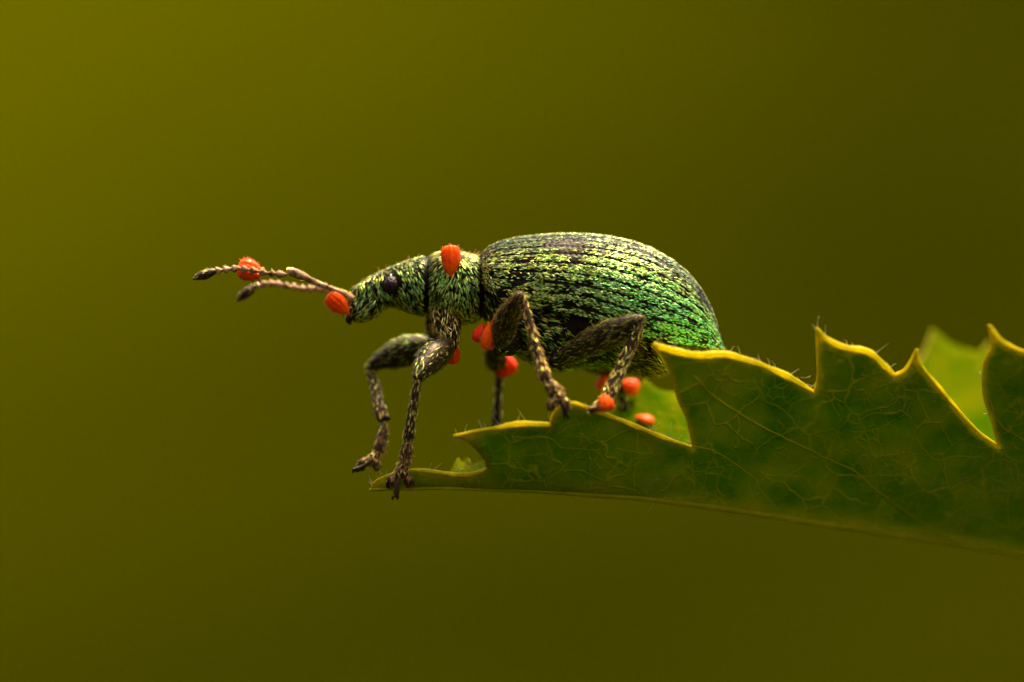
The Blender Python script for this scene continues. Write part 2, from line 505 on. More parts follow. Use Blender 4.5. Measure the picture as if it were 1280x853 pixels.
def near_depth(px, py):
    m = lerp_table(MIDRIB, px); t = lerp_table(TOPN, px)
    f = np.clip((m - py) / (m - t), 0, 1.08) ** .85
    y = lerp_table(YM, px) + (lerp_table(YN, px) - lerp_table(YM, px)) * f
    q = np.column_stack([np.ravel(px) / 64, np.ravel(py) / 64, 0 * np.ravel(px)])
    w = (vnoise(q, .9, 2) - .5) * .36 + (vnoise(q, 2.3, 4) - .5) * .16
    return y + (w * np.ravel(np.clip(f * 3, 0, 1))).reshape(np.shape(y))
def far_depth(px, py):
    m = lerp_table(MIDRIB, px); t = lerp_table(TOPF, px)
    f = np.clip((m - py) / (m - t), 0, 1.1)
    return lerp_table(YM, px) + (lerp_table(YF, px) - lerp_table(YM, px)) * f ** .9

def half(outline, depth, step):
    edge = []; rim = []; rimr = []
    for pts, rr in outline:
        c = catmull(np.column_stack([np.array(pts, float), rr]), 6)
        rim.append(c)
        edge += [tuple(q[:2]) for q in c[:-1]]
    edge.append(tuple(outline[-1][0][-1]))
    mid = [tuple(q) for q in catmull(MIDRIB, 8)[::-1]]
    loop = edge + mid[:-1]
    pts = list(loop)
    lp = np.array(loop)
    for gx in np.arange(455, 1490, step):
        for gy in np.arange(400, 725, step):
            q = np.array((gx + random.uniform(-.25, .25) * step, gy + random.uniform(-.25, .25) * step))
            if np.min(np.sum((lp - q) ** 2, axis=1)) > (step * .55) ** 2:
                pts.append(tuple(q))
    n = len(loop)
    vo, eo, fo, _, _, _ = delaunay_2d_cdt([Vector(p) for p in pts], [(i, (i + 1) % n) for i in range(n)], [], 1, 1e-4)
    vp = np.array([tuple(v) for v in vo])
    y = depth(vp[:, 0], vp[:, 1])
    V = np.array([P(a, b, c) for (a, b), c in zip(vp, y)])
    ed = np.array(edge)
    dist = np.array([np.sqrt(np.min(np.sum((ed - q) ** 2, axis=1))) for q in vp])
    e = np.clip(1 - dist / 9, 0, 1) ** 1.5 * .8
    m = np.clip(1 - np.abs(lerp_table(MIDRIB, vp[:, 0]) - vp[:, 1]) / 24, 0, 1) * .42
    return V, [tuple(f) for f in fo], np.maximum(e, m), rim

leaf = empty('leaf', P(1000, 650, 0))
tag(leaf, 'green toothed leaf folded along its midrib, yellow margin, carrying the beetle', 'leaf')
nv, nf, ne, nrim = half(NEAR, near_depth, 8)
fv, ff, fe, frim = half(FAR, far_depth, 12)
fe = fe * .3
blV, blF = merge([(nv, nf), (fv, ff)])
blade = mesh_obj('blade', blV, blF, M['leaf'], leaf, True, None, {'edge': np.concatenate([ne, fe]), 'far_half': np.concatenate([0 * ne, 0 * fe + 1])})
bm = bmesh.new(); bm.from_mesh(blade.data)
bmesh.ops.remove_doubles(bm, verts=bm.verts, dist=.004)
bmesh.ops.recalc_face_normals(bm, faces=bm.faces)
bm.to_mesh(blade.data); bm.free()
so = blade.modifiers.new('thickness', 'SOLIDIFY'); so.thickness = .05; so.offset = 0
# pale thickened margin, one strip for each tooth edge
for rim, dep in ((nrim, near_depth), (frim, far_depth)):
    for c in rim:
        y = dep(c[:, 0], c[:, 1])
        pts = [P(a[0], a[1], yy) for a, yy in zip(c, y)]
        wob = .30 + .75 * vnoise(np.array(pts), 2.6, 31) + .35 * vnoise(np.array(pts), .8, 33)
        V, F = tube_data(pts, c[:, 2] * wob * (.78 if dep is near_depth else .6), 8, 1.15, (0, -1, .2), 1, True, .25)
        mesh_obj('margin', V, F, M['margin'], leaf)
mp_ = catmull(MIDRIB, 6)
my = lerp_table(YM, mp_[:, 0]) - .03
V, F = tube_data([P(a, b - 1, c) for (a, b), c in zip(mp_, my)], np.interp(mp_[:, 0], [463, 520, 900, 1480], [.03, .045, .085, .11]), 10, 1.0, (0, -1, .2), 1, True, .15)
mesh_obj('midrib', V, F, M['midrib'], leaf)
VEINS = [
    ([(868, 470), (895, 497), (930, 520), (960, 537), (1000, 556), (1035, 573), (1070, 590), (1105, 620), (1150, 650), (1190, 676)], .034),
    ([(868, 557), (895, 565), (915, 577), (945, 600), (952, 614), (970, 634), (990, 648)], .022),
    ([(952, 600), (960, 594), (985, 595), (1006, 597), (1018, 612), (1050, 622)], .014),
    ([(1040, 573), (1036, 590), (1018, 612), (1005, 622), (975, 621)], .012),
    ([(925, 612), (945, 615), (952, 614)], .012),
    ([(640, 546), (685, 547), (702, 558), (728, 561), (745, 564), (760, 578), (790, 600), (815, 621)], .018),
    ([(645, 589), (660, 581), (690, 576), (700, 565)], .010),
    ([(724, 540), (738, 552), (741, 562)], .016),
    ([(866, 575), (868, 597), (885, 612), (889, 622), (880, 629)], .013),
    ([(845, 602), (868, 598)], .010),
    ([(770, 560), (795, 566), (830, 568), (862, 565)], .013),
    ([(800, 545), (812, 562), (820, 590), (826, 620)], .012),
    ([(1146, 470), (1140, 500), (1128, 520), (1090, 538), (1060, 540)], .016),
    ([(1090, 538), (1098, 552), (1075, 572)], .014),
    ([(1145, 545), (1155, 562), (1172, 575), (1200, 570), (1245, 576), (1262, 584), (1290, 600)], .018),
    ([(1208, 540), (1215, 557), (1232, 560), (1262, 563)], .016),
    ([(1180, 575), (1168, 600), (1150, 640)], .012),
    ([(1262, 584), (1270, 610), (1285, 650)], .014),
    ([(1238, 500), (1250, 530), (1280, 550), (1320, 570), (1360, 600)], .026),
    ([(1022, 470), (1040, 505), (1060, 540)], .014),
    ([(940, 470), (960, 505), (985, 540)], .012),
]
for pts, r in VEINS:
    c = catmull(pts, 5)
    c = c + RNG.normal(0, .5, c.shape)
    y = near_depth(c[:, 0], c[:, 1]) - .028
    V, F = tube_data([P(a, b, yy) for (a, b), yy in zip(c, y)], np.linspace(r, r * .6, len(c)), 6, .7, (0, -1, .2), 1, True, .3)
    mesh_obj('vein', V, F, M['vein'], leaf)
# fine hairs on blade, margin and rib
hp, hd = [], []
for _ in range(150):
    px = random.uniform(560, 1300); m = float(lerp_table(MIDRIB, px)); t = float(lerp_table(TOPN, px))
    py = random.uniform(t + 40, m - 4) if random.random() < .75 else m + 1
    if 640 < px < 880 and py < 565: continue
    y = float(near_depth(np.array([px]), np.array([py]))[0]) - .02
    hp.append(P(px, py, y)); d = np.array((random.uniform(-1, .6), -.5, random.uniform(-.6, .6))); hd.append(d / np.linalg.norm(d))
for pts, rr in NEAR[:1] + NEAR[2:4] + NEAR[5:6] + NEAR[7:8]:
    c = catmull(pts, 6)
    for q in c:
        for _ in range(2):
            if random.random() < .22:
                y = float(near_depth(q[0:1], q[1:2])[0])
                hp.append(P(q[0] + random.uniform(-3, 3), q[1] - 2, y)); d = np.array((random.uniform(-1, .5), -.2, random.uniform(.1, .8))); hd.append(d / np.linalg.norm(d))
hairs('leaf_hair', hp, hd, .20, .0075, M['leafhair'], leaf, .5)

# ------------------------------------------------------------------ the weevil
weevil = empty('weevil', P(650, 560, 0))
tag(weevil, 'metallic green weevil with a short snout standing on the toothed leaf', 'weevil')

BODY = [  # x, top, bottom, half width (mm)
    (435, 378, 393, .12), (437, 370, 398, .24), (441, 361, 402, .32), (450, 354, 403, .35), (460, 348, 401, .37), (470, 343, 396, .38), (480, 338.5, 387, .39),
    (490, 334, 384, .43), (500, 330, 386, .47), (510, 326.5, 390, .50), (520, 323.5, 394, .53), (528, 321.5, 395, .54), (532, 322.5, 393, .50),
    (534.5, 326, 388, .43), (537, 320, 393, .55), (542, 317.5, 396, .61), (550, 316, 400, .68), (560, 315.5, 404, .75), (570, 316, 406, .79), (580, 317, 405, .80),
    (590, 319, 403, .78), (597, 320.5, 402, .75), (600, 324, 400, .68), (602, 335, 397, .55), (605, 338, 398, .55), (609, 338, 402, .66), (618, 338, 412, .82), (630, 338, 428, .98),
    (645, 338, 442, 1.10), (660, 338, 452, 1.15), (675, 338, 459, 1.18), (690, 338, 463, 1.2), (700, 338, 464, 1.2), (710, 338, 462, 1.19), (725, 338, 459, 1.20), (745, 338, 459, 1.2),
    (765, 338, 462, 1.19), (785, 338, 466, 1.16), (805, 345, 469, 1.08), (820, 356, 470, .98), (832, 372, 468, .82), (842, 392, 461, .6), (848, 408, 450, .35), (850, 418, 440, .12)]
def loft_body():
    xs = []
    for a, b in zip(BODY[:-1], BODY[1:]):
        k = max(1, int((b[0] - a[0]) / 2.0))
        xs += list(np.linspace(a[0], b[0], k, endpoint=False))
    xs.append(BODY[-1][0]); xs = np.array(xs)
    top = lerp_table([(b[0], b[1]) for b in BODY], xs); bot = lerp_table([(b[0], b[2]) for b in BODY], xs); hw = lerp_table([(b[0], b[3]) for b in BODY], xs)
    def sm(a):
        k = np.array([.25, .5, .25]); b = np.convolve(np.pad(a, 1, 'edge'), k, 'valid'); return b
    top, bot, hw = sm(top), sm(bot), sm(hw)
    S = 72
    V, F = [], []
    for i, x in enumerate(xs):
        zt, zb = (426.5 - top[i]) / 64, (426.5 - bot[i]) / 64
        zc, hz = (zt + zb) / 2, (zt - zb) / 2
        for j in range(S):
            a = 2 * math.pi * j / S
            ca, sa = math.cos(a), math.sin(a)
            e = 2 / 2.3
            yy = hw[i] * math.copysign(abs(sa) ** e, sa); zz = zc + hz * math.copysign(abs(ca) ** e, ca)
            px = x; py = 426.5 - zz * 64
            # sutures of the side plates and belly rings
            k = 1.0
            for sx, sl in ((622, .35), (664, -.25), (712, .45), (738, -.15), (762, -.15), (786, -.18), (808, -.2)):
                if px > 606 and py > 385:
                    dd = (px - sx - sl * (py - 430)) / 3.2
                    k -= .06 * math.exp(-dd * dd)
            if px > 606:   # long groove below the wing case, side plate bulging under it
                le = float(lerp_table(ELOW, px)); dd = (py - le - 17) / 3.0
                if px < 722: k -= .05 * math.exp(-dd * dd)
                dd = (py - le - 4) / 5.0; k -= .07 * math.exp(-dd * dd)
                # hind and mid coxae swell
                for cx, cy, cr in ((632, 428, 17), (700, 446, 20)):
                    d2 = ((px - cx) ** 2 + (py - cy) ** 2) / cr ** 2; k += .10 * math.exp(-d2)
            else:          # swelling over the eye, cheek groove on the snout
                d2 = ((px - 490) ** 2 + (py - 356) ** 2) / 15 ** 2
                k += .05 * math.exp(-d2)
                if px < 488:
                    dd = (py - (375 + (px - 440) * .02)) / 3.5; k -= .10 * math.exp(-dd * dd)
            V.append(((px - 640) / 64, yy * k, zc + (zz - zc) * (1 if k > 1 else .5 + .5 * k)))
    n = len(xs)
    for i in range(n - 1):
        for j in range(S):
            F.append((i * S + j, i * S + (j + 1) % S, (i + 1) * S + (j + 1) % S, (i + 1) * S + j))
    V.append(np.mean(V[:S], axis=0)); V.append(np.mean(V[(n - 1) * S:n * S], axis=0))
    for j in range(S):
        F.append((len(V) - 2, (j + 1) % S, j)); F.append((len(V) - 1, (n - 1) * S + j, (n - 1) * S + (j + 1) % S))
    V = np.array(V); V += (vnoise(V, 6, 3)[:, None] - .5) * .02
    return V, F
ELOW = [(598, 350), (602, 354), (612, 365), (622, 374), (645, 382), (667, 386), (700, 390), (740, 398), (770, 408), (803, 421), (840, 429), (870, 433), (904, 437)]
ETOP = [(598, 327), (600, 321), (604, 316), (612, 308.5), (625, 302.5), (645, 297.5), (670, 294.5), (700, 292.5), (730, 292.5), (760, 295.5), (790, 302), (815, 311), (840, 325), (860, 341.5), (875, 360), (888, 383), (897, 409), (902, 428), (904.5, 436)]
EHW = [(598, .42), (601, .58), (605, .80), (612, 1.02), (625, 1.14), (645, 1.22), (680, 1.32), (740, 1.38), (790, 1.33), (820, 1.20), (850, .98), (875, .68), (890, .44), (900, .20), (904.5, .02)]
bV, bF = loft_body()
body = mesh_obj('body', bV, bF, M['cuticle'], weevil)

def flip_out(p, nrm, centre):
    s = np.sum(nrm * (p - centre), axis=1) < 0
    nrm[s] *= -1
    return nrm

PAL = np.array([(.08, .56, .14), (.22, .66, .07), (.48, .66, .06), (.78, .66, .12), (.42, .54, .30), (.75, .42, .06), (.45, .20, .06)])
def pick(w):
    """colour of each scale out of the palette by weights (n,7)"""
    w = np.maximum(w, 0); w = w / w.sum(1)[:, None]
    r = RNG.random(len(w))[:, None]
    i = np.minimum((np.cumsum(w, 1) < r).sum(1), 6)
    c = (PAL[i] * .5 + (w @ PAL) * .5) * (RNG.uniform(.15, 1.5, len(w)) ** 1.7)[:, None]
    return np.clip(c, 0, .95)

def clothe_body():
    p, nr = sample(bV, bF, 21000)
    cen = np.column_stack([p[:, 0], 0 * p[:, 0], np.interp(p[:, 0] * 64 + 640, [b[0] for b in BODY], [(426.5 - (b[1] + b[2]) / 2) / 64 for b in BODY])])
    nr = flip_out(p, nr, cen)
    px = p[:, 0] * 64 + 640; py = 426.5 - p[:, 2] * 64
    keep = np.ones(len(p), bool)
    le = lerp_table(ELOW, px)
    keep &= ~((px > 603) & (py < le + 1))                       # under the wing cases
    keep &= ((px - 490) ** 2 + (py - 357) ** 2 > 12.5 ** 2)     # round the eyes
    keep &= ~((px > 529.5) & (px < 537)) & ~((px > 598.5) & (px < 607))
    keep &= RNG.random(len(p)) < np.where(px < 445, .35, np.where(px > 606, .55, .95))
    for sx, sl in ((664, -.25), (712, .45), (738, -.15), (762, -.15), (786, -.18), (808, -.2)):
        keep &= ~((px > 606) & (py > 395) & (np.abs(px - sx - sl * (py - 430)) < 2.2))
    keep &= ~((px > 640) & (px < 720) & (np.abs(py - le - 17) < 1.6))
    keep &= ~((np.hypot((px - 722) / 14, (py - 405) / 16) < 1))
    p, nr, px, py = p[keep], nr[keep], px[keep], py[keep]
    n = len(p)
    flow = np.zeros((n, 3)); side = np.sign(p[:, 1])
    a = px < 470;   flow[a] = (-.55, 0, -.75)
    b = (px >= 470) & (px < 532); flow[b] = (.45, 0, -.85)
    c = (px >= 532) & (px < 602); flow[c] = np.column_stack([(px[c] - 570) / 40, 0 * px[c], -np.ones(c.sum())])
    t = (px < 480) & (py < 372); flow[t] = (.1, 0, -1)
    d = px >= 602; flow[d] = (1, 0, -.42)
    flow[px > 815] = (.8, 0, -.8)
    up = np.abs(nr[:, 2]) > .9
    flow[up & (px < 602)] = (.8, .5, 0)
    nz = vnoise(p, 2.2, 1); nz2 = vnoise(p, 1.1, 8)
    bot = np.interp(px, [q[0] for q in BODY], [q[2] for q in BODY]); top = np.interp(px, [q[0] for q in BODY], [q[1] for q in BODY])
    v = (py - top) / (bot - top)                                # 0 back, 1 belly
    w = np.zeros((n, 7))
    w[:, 0] = .8 * nz2 + .6 * ((px > 515) & (px < 535)); w[:, 1] = 1.3 * (1 - np.abs(v - .45)); w[:, 2] = 1.1 * nz + .5; w[:, 3] = .5 + .8 * (v < .15)
    w[:, 4] = .2 + .8 * (px < 480) * (v > .35) + .5 * (px > 585) * (px < 602); w[:, 5] = .2 + 1.8 * np.clip(v - .72, 0, 1) * 3 * (px < 606) + .8 * (v < .10); w[:, 6] = .25 * (v > .7) + .1
    th = px > 606
    w[th, 0] = .3; w[th, 1] = .8; w[th, 2] = 1.0; w[th, 3] = .7; w[th, 5] = .3 + 1.0 * (px[th] > 790); w[th, 6] = .2 + .6 * (px[th] > 790)
    r_ = px > 785; w[r_, 1] *= .3; w[r_, 2] *= .3; w[r_, 5] += 1.2
    col = pick(w)
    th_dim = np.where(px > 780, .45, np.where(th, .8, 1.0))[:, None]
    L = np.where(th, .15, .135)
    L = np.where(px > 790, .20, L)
    flakes('scales', p, nr, flow, L, np.where(th, .022, .027), np.where(th, .2, .13), np.clip(col * th_dim * np.interp(v, [0, .1, .25, .5], [.48, .42, .6, 1.15])[:, None], 0, .95), M['scale'], body, .28, .3)  # scale colour darkened over the back to tame sunlight, lifted on the flank
    # erect bristles on the head outline and chin
    q, qn = sample(bV, bF, 2600)
    qx = q[:, 0] * 64 + 640; qy = 426.5 - q[:, 2] * 64
    t2 = np.interp(qx, [z[0] for z in BODY], [z[1] for z in BODY]); b2 = np.interp(qx, [z[0] for z in BODY], [z[2] for z in BODY])
    k = ((qx < 600) & (qy < t2 + 6)) | ((qx < 475) & (qy > b2 - 7)) | ((qx > 640) & (qy > b2 - 8)) | ((qx > 805) & (qy > 432))
    k &= RNG.random(len(q)) < .5
    q, qn, qx, qy = q[k], qn[k], qx[k], qy[k]
    cen = np.column_stack([q[:, 0], 0 * q[:, 0], np.interp(qx, [z[0] for z in BODY], [(426.5 - (z[1] + z[2]) / 2) / 64 for z in BODY])])
    qn = flip_out(q, qn, cen)
    back = np.where((qx < 475) & (qy > 380), -.9, np.where(qx > 606, .9, .4))[:, None] * np.array((1, 0, 0))
    dd = qn * .8 + back; dd /= np.linalg.norm(dd, axis=1)[:, None]
    hairs('bristles', q, dd, .10, .009, M['brush'], body, .3)
clothe_body()

for s in (-1, 1):
    # compound eye, a low faceted dome
    c = P(489.5, 356, 0); hw = .405
    V, F = [], []
    R_, Sg = 12, 28
    for i in range(R_ + 1):
        a = math.pi * i / R_
        for j in range(Sg):
            b = 2 * math.pi * j / Sg
            V.append((c[0] + .152 * math.sin(a) * math.cos(b), s * (hw + .14 * math.cos(a)), c[2] + .165 * math.sin(a) * math.sin(b)))
    for i in range(R_):
        for j in range(Sg):
            F.append((i * Sg + j, i * Sg + (j + 1) % Sg, (i + 1) * Sg + (j + 1) % Sg, (i + 1) * Sg + j))
    mesh_obj('eye', V, F, M['eye'], body)
# mandibles at the tip of the snout
for s in (-1, 1):
    V, F = tube_data([P(441, 392, s * .16), P(436, 400, s * .14), P(438, 405, s * .04)], [.09, .07, .025], 8, 1, (0, 1, 0), 4)
    mesh_obj('mandible', V, F, M['leg'], body)

STRIA = np.linspace(.065, .93, 10)
def elytron(s):
    """one wing case, s = -1 the near one; rows from the seam to the lower edge"""
    nu, nv_ = 200, 90
    us = np.linspace(0, 1, nu) ** 1.0
    xs = 598 + (904.5 - 598) * (0.5 - 0.5 * np.cos(np.pi * (us * .94 + .0))) / (0.5 - 0.5 * np.cos(np.pi * .94))
    top = lerp_table(ETOP, xs); low = lerp_table(ELOW, xs); hw = lerp_table(EHW, xs)
    V = np.zeros((nu, nv_, 3)); UV = np.zeros((nu, nv_, 2))
    tm = math.acos(-.34)
    for i in range(nu):
        zt, zl = (426.5 - top[i]) / 64, (426.5 - low[i]) / 64
        zc = (zl + .34 * zt) / 1.34; hz = zt - zc
        for j in range(nv_):
            v = j / (nv_ - 1); a = v * tm
            y = hw[i] * math.sin(a) ** .86 if a > 0 else 0
            z = zc + hz * math.cos(a)
            V[i, j] = ((xs[i] - 640) / 64, s * max(y, .004), z); UV[i, j] = (us[i], v)
    # normals by differences, then striae and punctures pressed in
    du = np.gradient(V, axis=0); dv = np.gradient(V, axis=1)
    nn = np.cross(du, dv); nn /= np.linalg.norm(nn, axis=2)[:, :, None] + 1e-9
    if (nn[nu // 2, nv_ // 2] * np.array((0, s, .3))).sum() < 0: nn = -nn
    dep = np.zeros((nu, nv_))
    for k, sv in enumerate(STRIA):
        g = np.exp(-((UV[:, :, 1] - sv) / .014) ** 2)
        pun = .6 + .4 * np.sin(xs[:, None] * .9 + k * 2)
        dep += g * pun * .028
    dep *= np.clip((xs[:, None] - 602) / 20, 0, 1) * np.clip((900 - xs[:, None]) / 25, 0, 1)
    dep += -.03 * np.exp(-(((xs[:, None] - 622) / 14) ** 2 + ((UV[:, :, 1] - .62) / .12) ** 2))   # shoulder bump
    V = V - nn * dep[:, :, None]
    Vf = V.reshape(-1, 3).copy(); F = []
    for i in range(nu - 1):
        for j in range(nv_ - 1):
            q = (i * nv_ + j, i * nv_ + j + 1, (i + 1) * nv_ + j + 1, (i + 1) * nv_ + j)
            F.append(q if s < 0 else q[::-1])
    # front wall turning inwards
    o = len(Vf); cf = Vf[:nv_].mean(0); cf[1] *= .6
    inner = cf + (Vf[:nv_] - cf) * .55 + np.array((.10, 0, 0))
    Vf = np.vstack([Vf, inner])
    for j in range(nv_ - 1):
        q = (j + 1, j, o + j, o + j + 1); F.append(q if s < 0 else q[::-1])
    ob = mesh_obj('elytron', Vf, F, M['cuticle'], weevil)
    so_ = ob.modifiers.new('thickness', 'SOLIDIFY'); so_.thickness = .04; so_.offset = -1 if s < 0 else -1
    # clothing of scales
    n = 17000
    ii = RNG.random(n); 
    Vg = V
    area = np.linalg.norm(np.cross(du, dv), axis=2)
    cdf = np.cumsum(area[:-1, :-1].ravel()); cdf /= cdf[-1]
    idx = np.searchsorted(cdf, RNG.random(n)); a, b = np.divmod(idx, nv_ - 1)
    fu, fv_ = RNG.random(n)[:, None], RNG.random(n)[:, None]
    p = (Vg[a, b] * (1 - fu) + Vg[a + 1, b] * fu) * (1 - fv_) + (Vg[a, b + 1] * (1 - fu) + Vg[a + 1, b + 1] * fu) * fv_
    vv = UV[a, b, 1] + fv_[:, 0] / nv_
    nr = nn[a, b]; flow = du[a, b] / (np.linalg.norm(du[a, b], axis=1)[:, None] + 1e-9)
    px = p[:, 0] * 64 + 640
    dmin = np.min(np.abs(vv[:, None] - STRIA[None, :]), axis=1)
    nz = vnoise(p * np.array((1, 1, 1.6)), 1.5, 11); nf2 = vnoise(p * np.array((.6, 1, 1.4)), 6.0, 12)
    dens = np.clip(1.12 - 1.1 * np.exp(-(dmin / .015) ** 2), 0, 1)
    bare = (nf2 * .65 + nz * .35)
    dens *= np.where(vv < .13, np.clip((.70 - bare) * 9, .55, 1), np.clip((.66 - bare) * 9, .15, 1))
    dens *= np.interp(vv, [0, .08, .13, .40, .5], [1, 1, .85, .78, 1])
    dens *= np.where((px < 603.5) & (vv > .16), .10, 1)
    dens *= 1 - .75 * np.exp(-(((px - 722) / 34) ** 2 + ((vv - .36) / .07) ** 2))      # brown worn patch
    dens *= 1 - .6 * np.exp(-((vv - .17) / .06) ** 2) * (px < 800)
    # bare spots along the back row behind
    dens *= 1 - .8 * np.exp(-((vv - .30 - (px - 850) * .0012) / .03) ** 2) * np.clip((px - 800) / 30, 0, 1)
    k = RNG.random(n) < dens
    p, nr, flow, px, vv, nz = p[k], nr[k], flow[k], px[k], vv[k], nz[k]
    n = len(p)
    big = vnoise(p, .9, 21)
    w = np.zeros((n, 7))
    low_rear = np.clip((px - 690) / 120, 0, 1) * np.clip((vv - .42) / .25, 0, 1)
    front = np.clip((680 - px) / 70, 0, 1)
    ridge = np.clip((.10 - vv) / .08, 0, 1)  # crest band whose gold scales paint in the sun's rim light
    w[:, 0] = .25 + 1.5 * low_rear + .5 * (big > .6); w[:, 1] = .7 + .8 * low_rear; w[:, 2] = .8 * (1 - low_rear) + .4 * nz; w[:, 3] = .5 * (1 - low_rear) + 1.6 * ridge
    w[:, 4] = .35 + 2.2 * np.clip((.45 - vv) / .25, 0, 1); w[:, 5] = .12 + .7 * front * (vv > .3) + 1.6 * ridge ** 2; w[:, 6] = .1 + .3 * front + .9 * np.exp(-(((px - 722) / 40) ** 2 + ((vv - .36) / .08) ** 2))  # extra grey-green near the seam paints in the sky's sheen
    w[:, 5] += 3.5 * (px < 613); w[:, 4] *= (px >= 613)  # gold front edge, rim light put into the scale colour
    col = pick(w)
    L = np.where(vv < .3, .080, .092); W = np.where(vv < .45, .034, .026)
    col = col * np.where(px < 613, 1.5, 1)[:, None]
    col = np.clip(col * np.interp(vv, [0, .05, .11, .3, .45, .6], [1.1, .8, .28, .30, .72, 1.4])[:, None], 0, .95)  # light balance painted in: bright crest, dim back, lifted flank
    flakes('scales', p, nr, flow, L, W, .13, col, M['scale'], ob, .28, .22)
    return ob
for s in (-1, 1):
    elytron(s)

# ------------------------------------------------------------------ legs
def leg_scales(parent, V, F, n, L=.10, W=.026, gold=.5, mask=None, lift=.25):
    p, nr = sample(V, F, n)
    c = V.mean(0)
    fl = V[-1] - V[-2]
    fl = fl / (np.linalg.norm(fl) + 1e-9)
    t = tris_of(np.asarray(V), F)
    w = np.zeros((n, 7)); w[:, 0] = .2; w[:, 1] = .7 * (1 - gold); w[:, 2] = .8 * (1 - gold); w[:, 3] = .7; w[:, 4] = .6; w[:, 5] = 1.2 * gold; w[:, 6] = .8 * gold
    flakes('scales', p, nr, np.tile(fl, (n, 1)), L, W, lift, pick(w) * .8, M['scale'], parent, .3, .3)

def outward(V, F):
    """make faces point away from the axis (tube data is consistently wound)"""
    t = tris_of(np.asarray(V), F)
    c = V.mean(0)
    vol = np.sum(np.cross(t[:, 0] - c, t[:, 1] - c) * (t[:, 2] - c))
    return F if vol > 0 else [tuple(f[::-1]) for f in F]

def seg(name, parent, pts, rad, mat, flat=1.0, nsc=0, gold=.5, sg=14, sub=6, ref=(0, -1, 0), L=.10, W=.026):
    V, F = tube_data([P(*q) for q in pts], rad, sg, flat, ref, sub, True)
    F = outward(V, F)
    V = V + (vnoise(V, 9, 5)[:, None] - .5) * min(.025, .12 * max(rad))
    o = mesh_obj(name, V, F, mat, parent)
    if nsc:
        leg_scales_on(o, V, F, nsc, gold, L, W)
    return o

def leg_scales_on(o, V, F, n, gold, L, W):
    fem = o.name.startswith('femur')
    n = int(n * (4.5 if fem else 1.5))
    if fem: L, W = .13, .030
    p, nr = sample(V, F, n)
    fl = V[-1] - V[-2]; fl /= np.linalg.norm(fl) + 1e-9
    w = np.zeros((n, 7)); w[:, 0] = .25 * (1 - gold); w[:, 1] = .7 * (1 - gold); w[:, 2] = .9 * (1 - gold); w[:, 3] = .5; w[:, 4] = .1; w[:, 5] = 1.7 * gold; w[:, 6] = 1.0 * gold
    LEGJOB.append((o, p, nr, np.tile(fl, (n, 1)), L * 1.2, W * .5, np.clip(pick(w) * (.55 if fem else 1.35), 0, .95)))
LEGJOB = []

def flush_scales(parent, hairy=True):
    """all the fine scales of one leg as one part of it"""
    if not LEGJOB: return
    p = np.vstack([j[1] for j in LEGJOB]); nr = np.vstack([j[2] for j in LEGJOB]); fl = np.vstack([j[3] for j in LEGJOB])
    L = np.concatenate([np.full(len(j[1]), j[4]) for j in LEGJOB]); W = np.concatenate([np.full(len(j[1]), j[5]) for j in LEGJOB])
    c = np.vstack([j[6] for j in LEGJOB])
    flakes('scales', p, nr, fl, L, W, .22, c, M['scale'], parent, .3, .3)
    if not hairy:
        LEGJOB.clear(); return
    k = RNG.random(len(p)) < .40                                # standing hairs that catch the light on the outline
    d = nr[k] * .7 + fl[k] * .7; d /= np.linalg.norm(d, axis=1)[:, None]
    hairs('bristles', p[k], d, .05, .007, M['brush'], parent, .25, seg=3)
    LEGJOB.clear()

def brush(parent, pts, n, length=.06):
    pts = [P(*q) for q in pts]
    hp, hd = [], []
    for _ in range(n):
        q = random.choice(pts) + np.array([random.uniform(-.08, .08) for _ in range(3)])
        d = np.array((random.uniform(-.5, .8), random.uniform(-.8, .2), random.uniform(-1, 0))); hp.append(q); hd.append(d / np.linalg.norm(d))
    hairs('brush_hairs', hp, hd, length, .008, M['brush'], parent, .3)

def lobes(parent, c, w, h, y, tilt=0):
    """two-lobed third segment of the foot"""
    for s in (-1, 1):
        seg('tarsus_lobe', parent, [(c[0] + s * w * .25, c[1] - h * .6, y), (c[0] + s * w * .62, c[1] + tilt * s, y - .03), (c[0] + s * w * .75, c[1] + h * .5 + tilt * s, y - .02)], [.05, .10, .085], M['tarsus'], .7, 14, .8, 10, 4, L=.07, W=.022)

# near front leg
g = empty('leg', P(556, 400, -.4), weevil)
seg('coxa', g, [(557, 388, -.32), (559, 408, -.5), (562, 424, -.62), (563, 434, -.72)], [.30, .27, .19, .13], M['cuticle'], .9, 420, .8, L=.12, W=.036)
seg('femur', g, [(560, 431, -.68), (553, 437, -.9), (540, 447, -1.2), (530, 460, -1.52), (523, 471, -1.72)], [.13, .24, .285, .20, .11], M['femur'], 1, 70, .3, 18, L=.09, W=.022)
seg('tibia', g, [(523, 470, -1.72), (520, 488, -1.7), (515, 518, -1.66), (511, 546, -1.6), (510, 551, -1.6)], [0.074, 0.080, 0.085, 0.100, 0.078], M['leg'], .9, 150, .8)
seg('spur', g, [(514, 545, -1.64), (519, 548, -1.68)], [.035, .01], M['leg'], 1, 0)
seg('tarsus_segment', g, [(510, 550, -1.6), (509, 560, -1.58), (507, 577, -1.56)], [.06, .11, .12], M['tarsus'], .8, 60, .9)
seg('tarsus_segment', g, [(507, 576, -1.56), (504, 583, -1.55), (502, 592, -1.53)], [.06, .11, .13], M['tarsus'], .8, 50, .9)
lobes(g, (500, 600), 17, 14, -1.52)
seg('claw_segment', g, [(500, 594, -1.56), (497, 606, -1.62), (495, 618, -1.62)], [.04, .045, .065], M['leg'], 1, 0)
for s in (-1, 1):
    seg('claw', g, [(495, 618, -1.62 + s * .02), (494 + s * 3, 622, -1.62 + s * .04), (494 + s * 2.5, 625, -1.56)], [.035, .03, .008], M['club'], 1, 0, sg=8)
